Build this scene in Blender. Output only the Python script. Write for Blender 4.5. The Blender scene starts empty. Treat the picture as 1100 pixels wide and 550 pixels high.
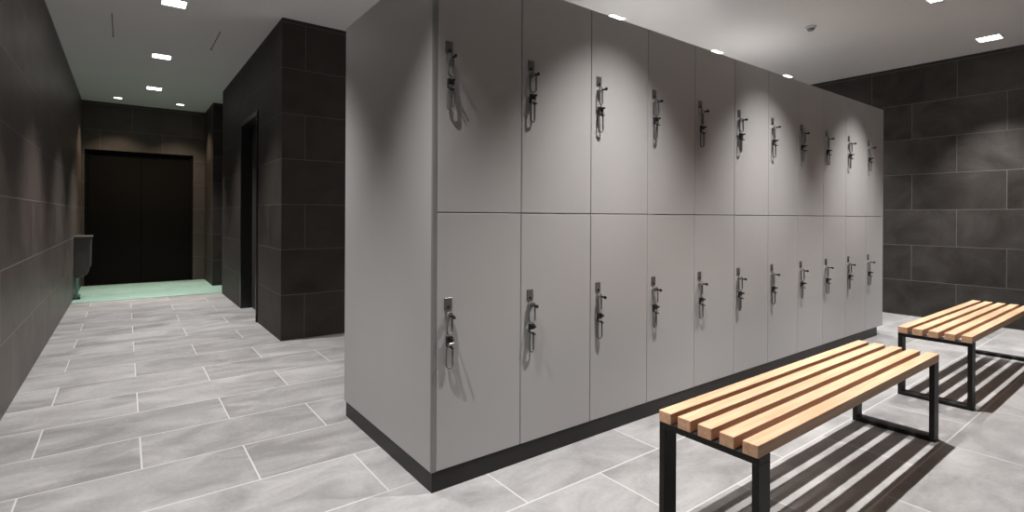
import bpy, bmesh, math, random
from mathutils import Vector, Matrix
random.seed(4)
D = bpy.data
C = bpy.context.scene.collection
R = math.radians

# ------------------------------------------------------------------ camera
# World: X runs along the locker fronts, Y down the corridor, Z up.
CAM_H = 1.12
cd = D.cameras.new('camera'); cam = D.objects.new('camera', cd); C.objects.link(cam)
cd.sensor_width = 36.0; cd.lens = 18.18; cd.shift_y = -0.0390; cd.clip_start = 0.05
TH = R(53.1755)
roll = R(0.297)
fwd = Vector((math.cos(TH), math.sin(TH), 0)); up = Vector((0, 0, 1)); right = fwd.cross(up)
r2 = right*math.cos(roll) + up*math.sin(roll); u2 = up*math.cos(roll) - right*math.sin(roll)
cam.matrix_world = Matrix(((r2.x, u2.x, -fwd.x, 0), (r2.y, u2.y, -fwd.y, 0), (r2.z, u2.z, -fwd.z, CAM_H), (0, 0, 0, 1)))
bpy.context.scene.camera = cam

# ------------------------------------------------------------------ world and exposure
sc = bpy.context.scene
w = D.worlds.new('world'); sc.world = w; w.use_nodes = True
w.node_tree.nodes['Background'].inputs[0].default_value = (0.6, 0.6, 0.62, 1)
w.node_tree.nodes['Background'].inputs[1].default_value = 0.02
sc.view_settings.view_transform = 'Standard'; sc.view_settings.look = 'None'
sc.view_settings.gamma = 1.0; sc.view_settings.use_curve_mapping = False
sc.view_settings.exposure = 0.0
WARM = (1.0, 0.968, 0.95)
P_MAIN = 420.0; P_BACK = 330.0; P_CORR = 345.0; P_SMALL = 95.0
CEIL = 2.87

# ------------------------------------------------------------------ materials
def mat(name, color, rough=0.5, metal=0.0, noise=0.0, scale=8.0, stretch=(1, 1, 1), bump=0.0, spec=0.5):
    m = D.materials.new(name); m.use_nodes = True
    nt = m.node_tree; N = nt.nodes; L = nt.links
    b = N['Principled BSDF']
    b.inputs['Roughness'].default_value = rough; b.inputs['Metallic'].default_value = metal
    b.inputs['Specular IOR Level'].default_value = spec
    tc = N.new('ShaderNodeTexCoord'); mp = N.new('ShaderNodeMapping'); mp.inputs['Scale'].default_value = stretch
    L.new(tc.outputs['Object'], mp.inputs['Vector'])
    nz = N.new('ShaderNodeTexNoise'); nz.inputs['Scale'].default_value = scale; nz.inputs['Detail'].default_value = 5
    L.new(mp.outputs[0], nz.inputs['Vector'])
    cr = N.new('ShaderNodeValToRGB')
    c = color
    cr.color_ramp.elements[0].position = 0.3; cr.color_ramp.elements[1].position = 0.7
    cr.color_ramp.elements[0].color = tuple(x*(1-noise) for x in c[:3]) + (1,)
    cr.color_ramp.elements[1].color = tuple(min(1, x*(1+noise)) for x in c[:3]) + (1,)
    L.new(nz.outputs['Fac'], cr.inputs[0]); L.new(cr.outputs[0], b.inputs['Base Color'])
    if bump:
        bp = N.new('ShaderNodeBump'); bp.inputs['Strength'].default_value = bump; bp.inputs['Distance'].default_value = 0.002
        L.new(nz.outputs['Fac'], bp.inputs['Height']); L.new(bp.outputs[0], b.inputs['Normal'])
    return m

def tile_mat(name, cA, cB, cG, offx, offy, vertical=False, mortar=0.005, rough=0.5, contrast=1.0, veins=True, spec=0.5, bumps=0.4):
    """running bond tiles 800 x 405; vertical walls pick X or Y as the running axis from the face normal"""
    m = D.materials.new(name); m.use_nodes = True
    nt = m.node_tree; N = nt.nodes; L = nt.links
    b = N['Principled BSDF']; b.inputs['Roughness'].default_value = rough; b.inputs['Specular IOR Level'].default_value = spec
    tc = N.new('ShaderNodeTexCoord'); sp = N.new('ShaderNodeSeparateXYZ'); L.new(tc.outputs['Object'], sp.inputs[0])
    def math_(op, a, bb):
        n = N.new('ShaderNodeMath'); n.operation = op
        for i, v in enumerate((a, bb)):
            if isinstance(v, (int, float)): n.inputs[i].default_value = v
            else: L.new(v, n.inputs[i])
        return n.outputs[0]
    cb = N.new('ShaderNodeCombineXYZ')
    if vertical:
        ge = N.new('ShaderNodeNewGeometry'); sn = N.new('ShaderNodeSeparateXYZ'); L.new(ge.outputs['Normal'], sn.inputs[0])
        isx = math_('GREATER_THAN', math_('ABSOLUTE', sn.outputs[0], 0), 0.5)
        ux = math_('ADD', sp.outputs[0], offx); uy = math_('ADD', sp.outputs[1], offy)
        u = math_('ADD', math_('MULTIPLY', uy, isx), math_('MULTIPLY', ux, math_('SUBTRACT', 1.0, isx)))
        L.new(u, cb.inputs[0]); L.new(sp.outputs[2], cb.inputs[1])
    else:
        L.new(math_('ADD', sp.outputs[0], offx), cb.inputs[0]); L.new(math_('ADD', sp.outputs[1], offy), cb.inputs[1])
    br = N.new('ShaderNodeTexBrick'); br.offset = 0.5; br.offset_frequency = 2; br.squash = 1.0
    br.inputs['Scale'].default_value = 1.0; br.inputs['Mortar Size'].default_value = mortar/2
    br.inputs['Mortar Smooth'].default_value = 0.1; br.inputs['Bias'].default_value = 0
    br.inputs['Brick Width'].default_value = 0.8; br.inputs['Row Height'].default_value = 0.405
    br.inputs['Color1'].default_value = (0, 0, 0, 1); br.inputs['Color2'].default_value = (1, 1, 1, 1); br.inputs['Mortar'].default_value = (0.5, 0.5, 0.5, 1)
    L.new(cb.outputs[0], br.inputs['Vector'])
    # cloudy stone: broad patches along the tile plus fine grain, shifted from tile to tile
    mp = N.new('ShaderNodeMapping'); mp.inputs['Scale'].default_value = (1.0, 1.9, 1) if veins else (1, 1, 1)
    sc1 = N.new('ShaderNodeVectorMath'); sc1.operation = 'MULTIPLY_ADD'
    sc1.inputs[1].default_value = (7, 13, 5); L.new(br.outputs['Color'], sc1.inputs[0]); L.new(cb.outputs[0], sc1.inputs[2])
    L.new(sc1.outputs[0], mp.inputs['Vector'])
    n1 = N.new('ShaderNodeTexNoise'); n1.inputs['Scale'].default_value = 2.4; n1.inputs['Detail'].default_value = 7; n1.inputs['Roughness'].default_value = 0.6; n1.inputs['Distortion'].default_value = 0.7
    L.new(mp.outputs[0], n1.inputs['Vector'])
    n2 = N.new('ShaderNodeTexNoise'); n2.inputs['Scale'].default_value = 55; n2.inputs['Detail'].default_value = 3
    L.new(cb.outputs[0], n2.inputs['Vector'])
    s = math_('ADD', math_('MULTIPLY', n1.outputs['Fac'], 0.85), math_('MULTIPLY', n2.outputs['Fac'], 0.15))
    sepc = N.new('ShaderNodeSeparateColor'); L.new(br.outputs['Color'], sepc.inputs[0])
    s = math_('ADD', s, math_('MULTIPLY', math_('SUBTRACT', sepc.outputs[0], 0.5), 0.10))
    cr = N.new('ShaderNodeValToRGB'); cr.color_ramp.elements[0].position = 0.5 - 0.2/contrast; cr.color_ramp.elements[1].position = 0.5 + 0.2/contrast
    cr.color_ramp.elements[0].color = cA + (1,); cr.color_ramp.elements[1].color = cB + (1,)
    L.new(s, cr.inputs[0])
    mx = N.new('ShaderNodeMix'); mx.data_type = 'RGBA'
    L.new(br.outputs['Fac'], mx.inputs['Factor']); L.new(cr.outputs[0], mx.inputs['A']); mx.inputs['B'].default_value = cG + (1,)
    L.new(mx.outputs['Result'], b.inputs['Base Color'])
    bp = N.new('ShaderNodeBump'); bp.inputs['Strength'].default_value = bumps; bp.inputs['Distance'].default_value = 0.002
    hh = math_('SUBTRACT', s, br.outputs['Fac']); L.new(hh, bp.inputs['Height']); L.new(bp.outputs[0], b.inputs['Normal'])
    return m

def emit(name, color, s):
    m = D.materials.new(name); m.use_nodes = True; N = m.node_tree.nodes; b = N['Principled BSDF']
    b.inputs['Base Color'].default_value = (0.8, 0.8, 0.8, 1)
    b.inputs['Emission Color'].default_value = color + (1,); b.inputs['Emission Strength'].default_value = s
    return m

def wood_mat():
    m = D.materials.new('bench_wood'); m.use_nodes = True; nt = m.node_tree; N = nt.nodes; L = nt.links
    b = N['Principled BSDF']; b.inputs['Roughness'].default_value = 0.45
    tc = N.new('ShaderNodeTexCoord'); oi = N.new('ShaderNodeObjectInfo')
    ad = N.new('ShaderNodeVectorMath'); ad.operation = 'ADD'
    L.new(tc.outputs['Object'], ad.inputs[0]); 
    ml = N.new('ShaderNodeMath'); ml.operation = 'MULTIPLY'; ml.inputs[1].default_value = 9
    L.new(oi.outputs['Random'], ml.inputs[0]); L.new(ml.outputs[0], ad.inputs[1])
    mp = N.new('ShaderNodeMapping'); mp.inputs['Scale'].default_value = (1.3, 26, 26); L.new(ad.outputs[0], mp.inputs['Vector'])
    n = N.new('ShaderNodeTexNoise'); n.inputs['Scale'].default_value = 2.2; n.inputs['Detail'].default_value = 6; n.inputs['Distortion'].default_value = 0.4
    L.new(mp.outputs[0], n.inputs['Vector'])
    cr = N.new('ShaderNodeValToRGB'); cr.color_ramp.elements[0].position = 0.32; cr.color_ramp.elements[1].position = 0.68
    cr.color_ramp.elements[0].color = (0.58, 0.325, 0.185, 1); cr.color_ramp.elements[1].color = (0.74, 0.465, 0.300, 1)
    L.new(n.outputs['Fac'], cr.inputs[0]); L.new(cr.outputs[0], b.inputs['Base Color'])
    bp = N.new('ShaderNodeBump'); bp.inputs['Strength'].default_value = 0.15; bp.inputs['Distance'].default_value = 0.001
    L.new(n.outputs['Fac'], bp.inputs['Height']); L.new(bp.outputs[0], b.inputs['Normal'])
    return m

G1 = (0.250, 0.240, 0.235); G2 = (0.470, 0.460, 0.455)
M = dict(
    floor=tile_mat('floor_tiles', (0.200, 0.196, 0.193), (0.385, 0.380, 0.376), (0.50, 0.495, 0.485), 0.335, -2.79, rough=0.42, mortar=0.007, contrast=1.2),
    green=tile_mat('green_lit_floor_tiles', (0.23, 0.37, 0.31), (0.37, 0.55, 0.47), (0.46, 0.63, 0.56), 0.335, -2.79, rough=0.35),  # green light on the far floor, put into the tile colour
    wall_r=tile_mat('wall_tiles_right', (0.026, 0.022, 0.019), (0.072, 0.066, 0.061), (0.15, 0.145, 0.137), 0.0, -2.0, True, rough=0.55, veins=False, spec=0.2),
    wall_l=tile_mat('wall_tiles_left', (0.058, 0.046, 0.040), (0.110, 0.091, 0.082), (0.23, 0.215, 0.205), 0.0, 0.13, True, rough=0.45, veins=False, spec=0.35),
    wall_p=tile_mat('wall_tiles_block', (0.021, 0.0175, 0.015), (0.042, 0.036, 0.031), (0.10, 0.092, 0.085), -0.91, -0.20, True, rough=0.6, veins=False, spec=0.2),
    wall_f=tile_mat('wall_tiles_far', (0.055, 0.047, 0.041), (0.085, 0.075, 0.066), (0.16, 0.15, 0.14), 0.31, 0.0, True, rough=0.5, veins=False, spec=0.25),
    ceil=mat('ceiling_paint', (0.68, 0.665, 0.655), 0.9, noise=0.015, scale=1.5),
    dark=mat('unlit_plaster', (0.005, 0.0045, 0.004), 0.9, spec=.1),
    locker=mat('locker_laminate', (0.385, 0.375, 0.370), 0.42, noise=0.03, scale=2.0, stretch=(1, 1, .3)),
    carcass=mat('locker_edge', (0.085, 0.082, 0.080), 0.6),
    trim=mat('locker_trim', (0.20, 0.193, 0.188), 0.4),
    plinth=mat('plinth_black', (0.017, 0.015, 0.013), 0.45, noise=0.1, spec=.3),
    steel=mat('black_steel', (0.010, 0.009, 0.008), 0.45, noise=0.15, scale=30, spec=.25),
    wood=wood_mat(),
    melamine=mat('white_bounce_melamine', (0.84, 0.835, 0.83), 0.4),  # unseen locker tops made white to bounce light onto the ceiling
    chrome=mat('brushed_chrome', (0.55, 0.55, 0.55), 0.3, 1.0),
    plate=mat('plate_grey', (0.17, 0.168, 0.165), 0.35, 0.6),
    band=mat('key_band_rubber', (0.12, 0.118, 0.115), 0.5),
    blk=mat('black_plastic', (0.010, 0.010, 0.010), 0.35),
    whitef=mat('fixture_white', (0.75, 0.75, 0.74), 0.5),
    lamp=emit('lamp_cells', (1.0, 0.97, 0.93), 14.0),
    lampw=emit('lamp_cells_warm', (1.0, 0.86, 0.70), 6.0),
    unit=mat('dark_grey_ceramic', (0.075, 0.070, 0.066), 0.35),
    alu=mat('handle_metal', (0.32, 0.31, 0.30), 0.4, 0.8),
    slot=mat('slot_shadow', (0.10, 0.097, 0.094), 0.9),
    glass=mat('green_glass', (0.16, 0.36, 0.29), 0.15),
)

# ------------------------------------------------------------------ mesh helpers
def add_box(bm, x0, x1, y0, y1, z0, z1, bevel=0.0, seg=1):
    t = bmesh.new()
    vs = [t.verts.new((x, y, z)) for z in (z0, z1) for (x, y) in ((x0, y0), (x1, y0), (x1, y1), (x0, y1))]
    for f in ((3, 2, 1, 0), (4, 5, 6, 7), (0, 1, 5, 4), (1, 2, 6, 5), (2, 3, 7, 6), (3, 0, 4, 7)):
        t.faces.new([vs[i] for i in f])
    if bevel: bmesh.ops.bevel(t, geom=t.edges[:], offset=bevel, segments=seg, affect='EDGES', profile=0.5)
    me = D.meshes.new('t'); t.to_mesh(me); t.free(); bm.from_mesh(me); D.meshes.remove(me)

def add_prism(bm, pts, a0, a1, axis='y', bevel=0.0):
    """closed outline extruded along an axis: 'y' outline is (x,z); 'x' outline is (y,z); 'z' outline is (x,y)"""
    t = bmesh.new()
    def P(p, a): return {'y': (p[0], a, p[1]), 'x': (a, p[0], p[1]), 'z': (p[0], p[1], a)}[axis]
    v0 = [t.verts.new(P(p, a0)) for p in pts]; v1 = [t.verts.new(P(p, a1)) for p in pts]
    n = len(pts)
    t.faces.new(v0); t.faces.new(v1[::-1])
    for i in range(n): t.faces.new((v0[i], v0[(i+1) % n], v1[(i+1) % n], v1[i]))
    bmesh.ops.recalc_face_normals(t, faces=t.faces[:])
    if bevel: bmesh.ops.bevel(t, geom=t.edges[:], offset=bevel, segments=2, affect='EDGES', profile=0.5)
    me = D.meshes.new('t'); t.to_mesh(me); t.free(); bm.from_mesh(me); D.meshes.remove(me)

def add_cyl(bm, c, r, h, axis='z', n=20, r2=None, bevel=0.0):
    t = bmesh.new()
    bmesh.ops.create_cone(t, cap_ends=True, segments=n, radius1=r, radius2=r if r2 is None else r2, depth=h)
    if bevel: bmesh.ops.bevel(t, geom=[e for e in t.edges if abs(e.verts[0].co.z - e.verts[1].co.z) < 1e-6], offset=bevel, segments=2, affect='EDGES')
    rot = {'z': Matrix(), 'y': Matrix.Rotation(R(90), 4, 'X'), 'x': Matrix.Rotation(R(90), 4, 'Y')}[axis]
    bmesh.ops.transform(t, matrix=Matrix.Translation(c) @ rot, verts=t.verts[:])
    me = D.meshes.new('t'); t.to_mesh(me); t.free(); bm.from_mesh(me); D.meshes.remove(me)

def sweep(bm, path, wx, wy, closed=True, axis=(0, 1, 0), n=8):
    """rounded section swept along a path lying across `axis`; wx in plane, wy along axis"""
    a = Vector(axis).normalized(); P = [Vector(p) for p in path]; N = len(P); rings = []
    for i, p in enumerate(P):
        q0 = P[i-1] if (closed or i > 0) else P[i]; q1 = P[(i+1) % N] if (closed or i < N-1) else P[i]
        t = (q1 - q0).normalized(); s = t.cross(a).normalized(); b2 = t.cross(s)
        rings.append([bm.verts.new(p + s*(wx*math.cos(k*2*math.pi/n)) + b2*(wy*math.sin(k*2*math.pi/n))) for k in range(n)])
    for i in range(N if closed else N-1):
        r0, r1 = rings[i], rings[(i+1) % N]
        for k in range(n): bm.faces.new((r0[k], r0[(k+1) % n], r1[(k+1) % n], r1[k]))
    if not closed: bm.faces.new(rings[0][::-1]); bm.faces.new(rings[-1])

def obj(name, bm, m, parent=None, kind=None, smooth=False, loc=None):
    bmesh.ops.recalc_face_normals(bm, faces=bm.faces[:])
    me = D.meshes.new(name); bm.to_mesh(me); bm.free(); me.materials.append(m)
    if smooth:
        for p in me.polygons: p.use_smooth = True
    o = D.objects.new(name, me); C.objects.link(o)
    if parent: o.parent = parent
    if kind: o['kind'] = kind
    if loc: o.location = loc
    return o

def thing(name, label, cat, loc=(0, 0, 0), rz=0.0, group=None):
    o = D.objects.new(name, None); C.objects.link(o); o.empty_display_size = 0.1
    o.location = loc; o.rotation_euler = (0, 0, rz); o['label'] = label; o['category'] = cat
    if group: o['group'] = group
    return o

def dup(root, loc, rz=None, label=None, group=None):
    r = root.copy(); C.objects.link(r); r.location = loc
    if rz is not None: r.rotation_euler = (0, 0, rz)
    if label: r['label'] = label
    if group: r['group'] = group
    for ch in list(root.children):
        c = ch.copy(); C.objects.link(c); c.parent = r
        for g in list(ch.children):
            d = g.copy(); C.objects.link(d); d.parent = c
    return r

def boxes(*bb):
    bm = bmesh.new()
    for b in bb: add_box(bm, *b)
    return bm

def struct(name, bm, m, label):
    o = obj(name, bm, m, kind='structure'); o['label'] = label; return o

# ------------------------------------------------------------------ the room
XL, XR, YB, YF = -0.533, 7.22, -2.4, 10.3       # left wall, right wall, behind camera, far wall
YS = 8.42                                        # start of the green strip
XP, YP = 1.11, 4.89                              # corner of the wall block
struct('floor', boxes((XL-.1, XR+.1, YB-.1, 12.6, -0.1, 0)), M['floor'], 'grey stone-look floor tiles with pale grout')
g = struct('floor_green_lit', boxes((XL+.002, 1.9, YS, YF, 0.0, 0.006)), M['green'], 'pale green-lit floor strip at the far end of the corridor')
struct('ceiling', boxes((XL-.1, XR+.1, YB-.1, 12.6, CEIL, CEIL+.1)), M['ceil'], 'plain grey-white ceiling')
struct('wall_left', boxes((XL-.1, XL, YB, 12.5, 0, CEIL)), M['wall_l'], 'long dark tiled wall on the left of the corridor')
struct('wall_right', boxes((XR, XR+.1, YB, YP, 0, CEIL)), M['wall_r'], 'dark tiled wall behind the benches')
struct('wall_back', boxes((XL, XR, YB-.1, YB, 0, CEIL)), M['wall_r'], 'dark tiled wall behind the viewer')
# block between corridor and locker room, with a recess for the side door
DY0, DY1, DZ = 5.90, 6.93, 2.22
bm = boxes((XP+.24, XR+.1, YP, 8.36, 0, CEIL), (XP, XP+.24, YP, DY0, 0, CEIL), (XP, XP+.24, DY1, 8.36, 0, CEIL), (XP, XP+.24, DY0, DY1, DZ, CEIL))
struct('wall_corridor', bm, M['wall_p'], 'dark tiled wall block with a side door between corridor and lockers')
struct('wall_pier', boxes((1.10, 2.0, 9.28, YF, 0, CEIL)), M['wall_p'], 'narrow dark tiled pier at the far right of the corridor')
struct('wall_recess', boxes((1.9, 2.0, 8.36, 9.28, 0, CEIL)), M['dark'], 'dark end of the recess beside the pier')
OX0, OX1, OZ = -0.50, 0.93, 2.12
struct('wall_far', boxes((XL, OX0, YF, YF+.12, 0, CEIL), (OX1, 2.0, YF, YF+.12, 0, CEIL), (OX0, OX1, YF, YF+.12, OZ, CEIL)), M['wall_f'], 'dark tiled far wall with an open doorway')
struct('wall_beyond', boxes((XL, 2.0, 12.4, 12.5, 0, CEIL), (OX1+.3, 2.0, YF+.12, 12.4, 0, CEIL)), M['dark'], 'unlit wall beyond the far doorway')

d = D.objects.new('door_1', None); C.objects.link(d); d['kind'] = 'structure'; d['label'] = 'black side door recessed in the corridor wall'
d.location = (XP, DY0, 0)
W = DY1 - DY0
obj('door_frame', boxes((-.014, .12, 0, .025, 0, DZ-.03), (.0, .20, W-.05, W, 0, DZ), (-.0, .16, .05, W-.05, DZ-.05, DZ)), M['blk'], d)
bm = bmesh.new(); add_box(bm, .12, .16, .05, W-.05, .01, DZ-.05, .003); obj('door_leaf', bm, mat('door_grey', (.035, .032, .030), .45), d)
bm = bmesh.new(); add_cyl(bm, (.04, .20, .62), .012, .62, 'z', 12, bevel=.002); add_cyl(bm, (.08, .20, .40), .008, .08, 'x', 10); add_cyl(bm, (.08, .20, .84), .008, .08, 'x', 10)
obj('pull_handle', bm, M['alu'], d, smooth=True)
bm = bmesh.new(); add_prism(bm, [(.026, DZ-.052), (.34, DZ-.052), (.026, DZ-.15)], .03, .07, 'x', .003)
obj('lit_wedge', bm, mat('lit_wedge_pale', (.55, .54, .52), .4), d)  # pale wedge added for the bright light at the top of the recess

d = D.objects.new('doorway_dark', None); C.objects.link(d); d['kind'] = 'structure'; d['label'] = 'black panels added for the dark of the far doorway'  # closed black leaves added to keep the unlit far opening dark
d.location = (OX0, YF+.04, 0)
W = OX1-OX0
for a in (0, 1):
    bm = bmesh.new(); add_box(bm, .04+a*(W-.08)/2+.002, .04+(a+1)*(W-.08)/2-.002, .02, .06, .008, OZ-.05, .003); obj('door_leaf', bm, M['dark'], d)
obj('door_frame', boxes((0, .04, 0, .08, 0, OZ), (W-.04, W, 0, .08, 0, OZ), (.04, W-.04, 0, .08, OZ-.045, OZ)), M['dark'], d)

# slots in the corridor ceiling
for nm, x, y0, y1, lab in (('ceiling_slot', -.098, 5.70, 6.45, 'thin dark slot in the corridor ceiling near the left wall'),
                           ('ceiling_slot', .725, 5.64, 6.32, 'thin dark slot in the corridor ceiling near the side door')):
    t = thing(nm, lab, 'ceiling slot', (x, (y0+y1)/2, CEIL), 0, 'slots in the corridor ceiling')
    h = (y1-y0)/2
    obj('slot_channel', boxes((-.004, .004, -h, h, -.0015, .0005)), M['slot'], t)
    obj('slot_end', boxes((-.009, .009, h-.03, h, -.002, .0005)), M['slot'], t)

# ------------------------------------------------------------------ ceiling lights
def light_fixture(x, y, power, label, group, size=.165, lampm='lamp', col=WARM, spot=75, blend=1.0, rad=.016, name='ceiling_light'):
    t = thing(name, label, 'ceiling light', (x, y, CEIL), 0, group)
    s = size/2; bm = bmesh.new()
    e = s + .010
    for b in ((-e, e, -e, -s), (-e, e, s, e), (-e, -s, -s, s), (s, e, -s, s)):
        add_box(bm, b[0], b[1], b[2], b[3], -.006, .0, .001)
    obj('light_frame', bm, M['whitef'], t)
    bm = bmesh.new(); n = 5
    for i in range(n):
        for j in range(n):
            px = -s + (i+.5)*size/n; py = -s + (j+.5)*size/n; k = size/n*.46
            add_box(bm, px-k, px+k, py-k, py+k, -.004, -.0005)
    obj('diffuser', bm, M[lampm], t)
    ld = D.lights.new('lamp', 'SPOT'); ld.energy = power; ld.color = col; ld.spot_size = R(spot); ld.spot_blend = blend; ld.shadow_soft_size = rad
    lo = D.objects.new('lamp', ld); C.objects.link(lo); lo.parent = t; lo.location = (0, 0, -.03)
    return t

front = [(6.70, 1.245, 'square ceiling light nearest the dark tiled back wall'),
         (5.14, 1.245, 'square ceiling light at the top edge above the far bench'),
         (3.58, 1.245, 'square ceiling light over the gap between the benches'),
         (2.02, 1.245, 'square ceiling light over the near end of the near bench')]
for x, y, lab in front: light_fixture(x, y, P_MAIN, lab, 'square ceiling lights in front of the lockers')
back = [(6.55, 3.14, 'ceiling light peeking over the far end of the locker tops'),
        (5.00, 3.14, 'ceiling light peeking over the middle of the locker tops'),
        (3.44, 3.14, 'ceiling light peeking over the near part of the locker tops')]
for x, y, lab in back: light_fixture(x, y, P_BACK, lab, 'ceiling lights behind the lockers', spot=108)
corr = [(.32, 8.74, 'farthest square light in the middle row of the corridor ceiling'),
        (.32, 6.92, 'middle square light of the corridor ceiling row'),
        (.32, 5.10, 'largest square light in the corridor, cut by the top edge'),
        (.32, 3.28, 'square corridor light beside the locker end panel'),
        (.32, 1.46, 'square corridor light nearest the viewer, outside the picture')]
for x, y, lab in corr: light_fixture(x, y, P_CORR, lab, 'square ceiling lights along the corridor', spot=82)
for x, y, lab in ((-.09, 9.79, 'small warm downlight at far end of corridor, left one'), (.70, 9.76, 'small warm downlight at far end of corridor, right one')):
    light_fixture(x, y, P_SMALL, lab, 'small warm downlights by the far wall', size=.095, lampm='lampw', col=(1, .80, .60), spot=98, name='downlight')

# smoke detector
t = thing('smoke_detector', 'small round smoke detector on the ceiling in front of the lockers', 'smoke detector', (5.03, 2.16, CEIL))
bm = bmesh.new(); add_cyl(bm, (0, 0, -.008), .045, .016, 'z', 28, bevel=.003); obj('detector_base', bm, M['whitef'], t)
bm = bmesh.new(); add_cyl(bm, (0, 0, -.026), .024, .022, 'z', 24, r2=.034, bevel=.003); obj('detector_head', bm, M['trim'], t)

# ------------------------------------------------------------------ lockers
LX0, LX1, LYF, LYB = .990, 5.876, 1.855, 2.885
LZ0, LZM, LZ1 = .082, 1.133, 2.168
PITCH = .4455; S0 = .996
ords = ['beside the near corner panel', 'second from the near corner', 'third from the near corner', 'fourth from the near corner',
        'fifth from the near corner', 'sixth from the near corner, at the middle of the bank', 'fifth from the far end', 'fourth from the far end',
        'third from the far end', 'second from the far end', 'at the far end nearest the tiled wall']
# plinth and end panels
p = obj('plinth', boxes((LX0+.004, LX1-.13, LYF+.004, LYB-.02, 0, LZ0)), M['plinth']); p['label'] = 'low black plinth running under the whole bank of grey lockers'; p['category'] = 'plinth'
t = thing('end_panel', 'wide plain grey end panel of the locker bank facing the corridor', 'panel', (LX0, LYF, LZ0))
bm = bmesh.new(); add_box(bm, 0, .018, .012, LYB-LYF, 0, LZ1-LZ0, .0015); obj('panel_board', bm, M['locker'], t)
bm = bmesh.new(); add_box(bm, -.001, .021, -.001, .012, 0, LZ1-LZ0, .003, 2); obj('corner_trim', bm, M['trim'], t)
t = thing('end_panel', 'narrow grey far end panel of the locker bank by the tiled wall', 'panel', (LX1-.018, LYF, LZ0))
bm = bmesh.new(); add_box(bm, 0, .018, 0, LYB-LYF, 0, LZ1-LZ0, .0015); obj('panel_board', bm, M['locker'], t)

def add_lock_bits(door, lx, lz):
    bm = bmesh.new(); add_box(bm, lx-.018, lx+.018, -.0035, 0, lz+.024, lz+.072, .0012)
    pl = obj('number_plate', bm, M['plate'], door)
    bm = bmesh.new(); add_cyl(bm, (lx, -.0125, lz), .0085, .025, 'y', 18, bevel=.002)
    add_cyl(bm, (lx, -.003, lz), .015, .006, 'y', 20, bevel=.001)
    lk = obj('lock_cylinder', bm, M['chrome'], door)
    bm = bmesh.new(); add_cyl(bm, (lx, -.0015, lz+.034), .0055, .010, 'y', 12); obj('coin_slot', bm, M['blk'], door)

def locker(x0, x1, label):
    t = thing('locker', label, 'locker', (x0, LYF, LZ0), 0, 'two-door lockers of the front row')
    w = x1 - x0
    obj('carcass', boxes((0, w, .022, LYB-LYF, 0, LZ1-LZ0)), M['melamine'], t)
    obj('door_gap_edge', boxes((.0005, w-.0005, .0195, .0219, .001, LZ1-LZ0-.001)), M['carcass'], t)
    for (z0, z1, name) in ((0, LZM-LZ0, 'door'), (LZM-LZ0, LZ1-LZ0, 'door')):
        bm = bmesh.new(); add_box(bm, .002, w-.002, 0, .019, z0+.0025, z1-.0025, .0012)
        dr = obj(name, bm, M['locker'], t)
        lz = (.712-LZ0) if z0 == 0 else (1.763-LZ0)
        add_lock_bits(dr, .052, lz)
    return t
cols = []
for k in range(11):
    x0 = S0 + PITCH*k + (.014 if k == 0 else 0); x1 = S0 + PITCH*(k+1) if k < 10 else LX1-.018
    locker(x0, x1, 'tall grey two-door locker ' + ords[k])
    cols.append((S0 + PITCH*k + .054))

# keys hanging from the locks
def loop_path(w, h, y, z, n=8, tilt=0.0, yt=0.0):
    pts = []; r = w/2
    for i in range(n+1):
        a = math.pi*i/n; pts.append((r*math.cos(a), r*math.sin(a)*.9 - r))
    for i in range(n+1):
        a = math.pi + math.pi*i/n; pts.append((r*math.cos(a), -h + r + r*math.sin(a)))
    out = []
    for (a, b) in pts:
        out.append((a*math.cos(tilt) - b*math.sin(tilt)*0, y + (-b)*yt + a*math.sin(tilt), z + b))
    return out
def key_set(loc, label, style):
    t = thing('locker_key', label, 'key', loc, 0, 'keys hanging from locker locks')
    bm = bmesh.new()
    add_box(bm, -.0015, .0015, -.050, -.0255, -.004, .004, .0005)
    add_prism(bm, [(-.046, -.007), (-.056, -.008), (-.061, -.004), (-.061, .004), (-.056, .008), (-.046, .007)], -.003, .003, 'x', .001)
    obj('key', bm, M['blk'], t)
    tl = .3 if style else -.25
    bm = bmesh.new(); sweep(bm, loop_path(.030, .092, -.0165, .0155, tilt=tl, yt=-.02), .0033, .0050); obj('key_band', bm, M['band'], t, smooth=True)
    bm = bmesh.new(); add_box(bm, -.013, .013, -.024, -.006, -.126, -.084, .003, 2); add_cyl(bm, (0, -.030, -.094), .005, .028, 'y', 12, bevel=.001); add_cyl(bm, (.004, -.027, -.130), .003, .024, 'y', 10)
    obj('key_tag', bm, M['blk'], t)
    bm = bmesh.new(); add_box(bm, -.0135, .0135, -.0255, -.022, -.122, -.110, .001); obj('tag_clip', bm, M['chrome'], t)
    bm = bmesh.new(); sweep(bm, loop_path(.026, .090, -.016, -.122, tilt=-tl*.8, yt=.0), .0038, .0050); obj('lower_band', bm, M['band'], t, smooth=True)
    return t
key0 = key1 = None
sh = [o.replace(', at the middle of the bank', '') for o in ords]
for k, cx in enumerate(cols):
    x = cx if k else cx + .008
    for row, z in (('lower', .712), ('upper', 1.763)):
        lab = 'dark key band hanging on %s door of the locker %s' % (row, sh[k].replace(' panel', '').replace(' nearest the tiled wall', ''))
        loc = (x - (.008 if k == 0 else .0), LYF, z)
        loc = (S0 + PITCH*k + .052 + (.014 if k == 0 else 0), LYF, z)
        if k % 2 == 0:
            if key0 is None: key0 = key_set(loc, lab, True)
            else: dup(key0, loc, None, lab)
        else:
            if key1 is None: key1 = key_set(loc, lab, False)
            else: dup(key1, loc, None, lab)

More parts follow.
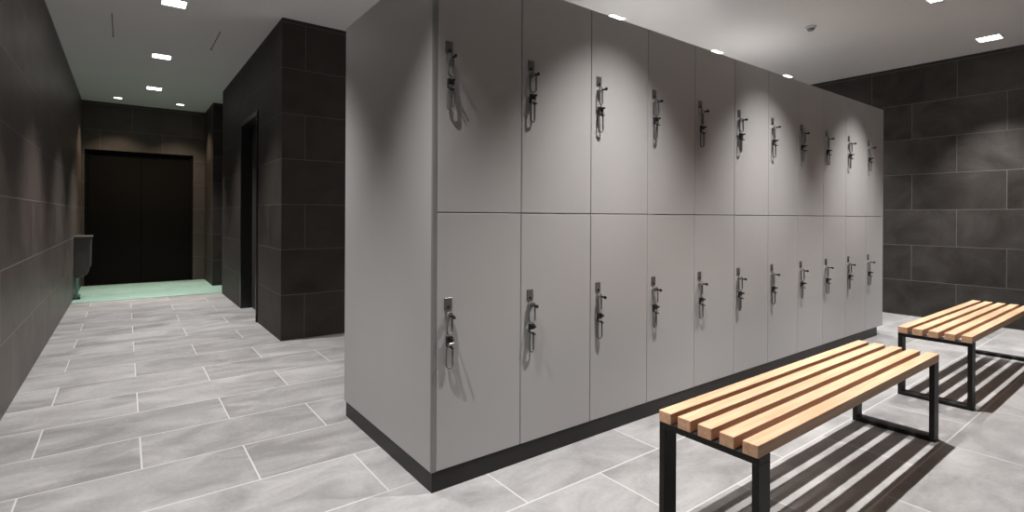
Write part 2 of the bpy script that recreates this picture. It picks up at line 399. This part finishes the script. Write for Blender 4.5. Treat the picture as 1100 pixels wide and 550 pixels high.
# ------------------------------------------------------------------ benches
BL, BW, ZT, TS = 1.775, .362, .432, .040
def thing_part(name, parent, loc):
    o = D.objects.new(name, None); C.objects.link(o); o.parent = parent; o.location = loc; o.empty_display_size = .05
    return o
def bench(loc, label):
    t = thing('bench', label, 'bench', loc, 0, 'slatted wooden changing benches')
    for i in range(5):
        y0 = i*.0778; bm = bmesh.new(); add_box(bm, -.004, BL+.004, -.0252, .0252, -TS/2, TS/2, .0025, 2)
        obj('slat', bm, M['wood'], t, loc=(0, y0+.0252, ZT-TS/2))
    for x0 in (0, BL-.07):
        fo = thing_part('end_frame', t, (x0, 0, 0))
        for nm, z0 in (('floor_bar', 0), ('top_bar', ZT-TS-.022)):
            bm = bmesh.new(); add_box(bm, 0, .07, 0, BW, z0, z0+.022, .001); obj(nm, bm, M['steel'], fo)
        for y0 in (0, BW-.022):
            bm = bmesh.new(); add_box(bm, 0, .07, y0, y0+.022, .0215, ZT-TS-.0215, .001); obj('leg', bm, M['steel'], fo)
    return t
b0 = bench((1.532, .799, 0), 'wooden slatted bench with black steel frame, near one cut by the bottom edge')
dup(b0, (3.945, .799, 0), None, 'wooden slatted bench with black steel frame, far one cut by the right edge')

# ------------------------------------------------------------------ far end of the corridor
t = thing('wall_unit', 'dark grey wall-hung unit with tapered underside at far left of corridor', 'wall unit', (XL, 8.85, .28))
bm = bmesh.new(); add_prism(bm, [(0, 0), (.07, .005), (.135, .035), (.150, .10), (.165, .125), (.172, .52), (0, .52)], 0, .42, 'y', .006); obj('unit_body', bm, M['unit'], t)
bm = bmesh.new(); add_box(bm, 0, .185, -.01, .43, .52, .545, .004); obj('unit_top', bm, M['unit'], t)
t = thing('glass_screen', 'narrow green glass strip standing on a dark foot by left wall', 'glass screen', (XL+.002, 8.78, 0))
bm = bmesh.new(); add_box(bm, .024, .050, 0, .012, .03, .27, .002); obj('glass_panel', bm, M['glass'], t)
bm = bmesh.new(); add_box(bm, .0, .070, -.03, .045, .006, .032, .004); obj('foot', bm, M['blk'], t)
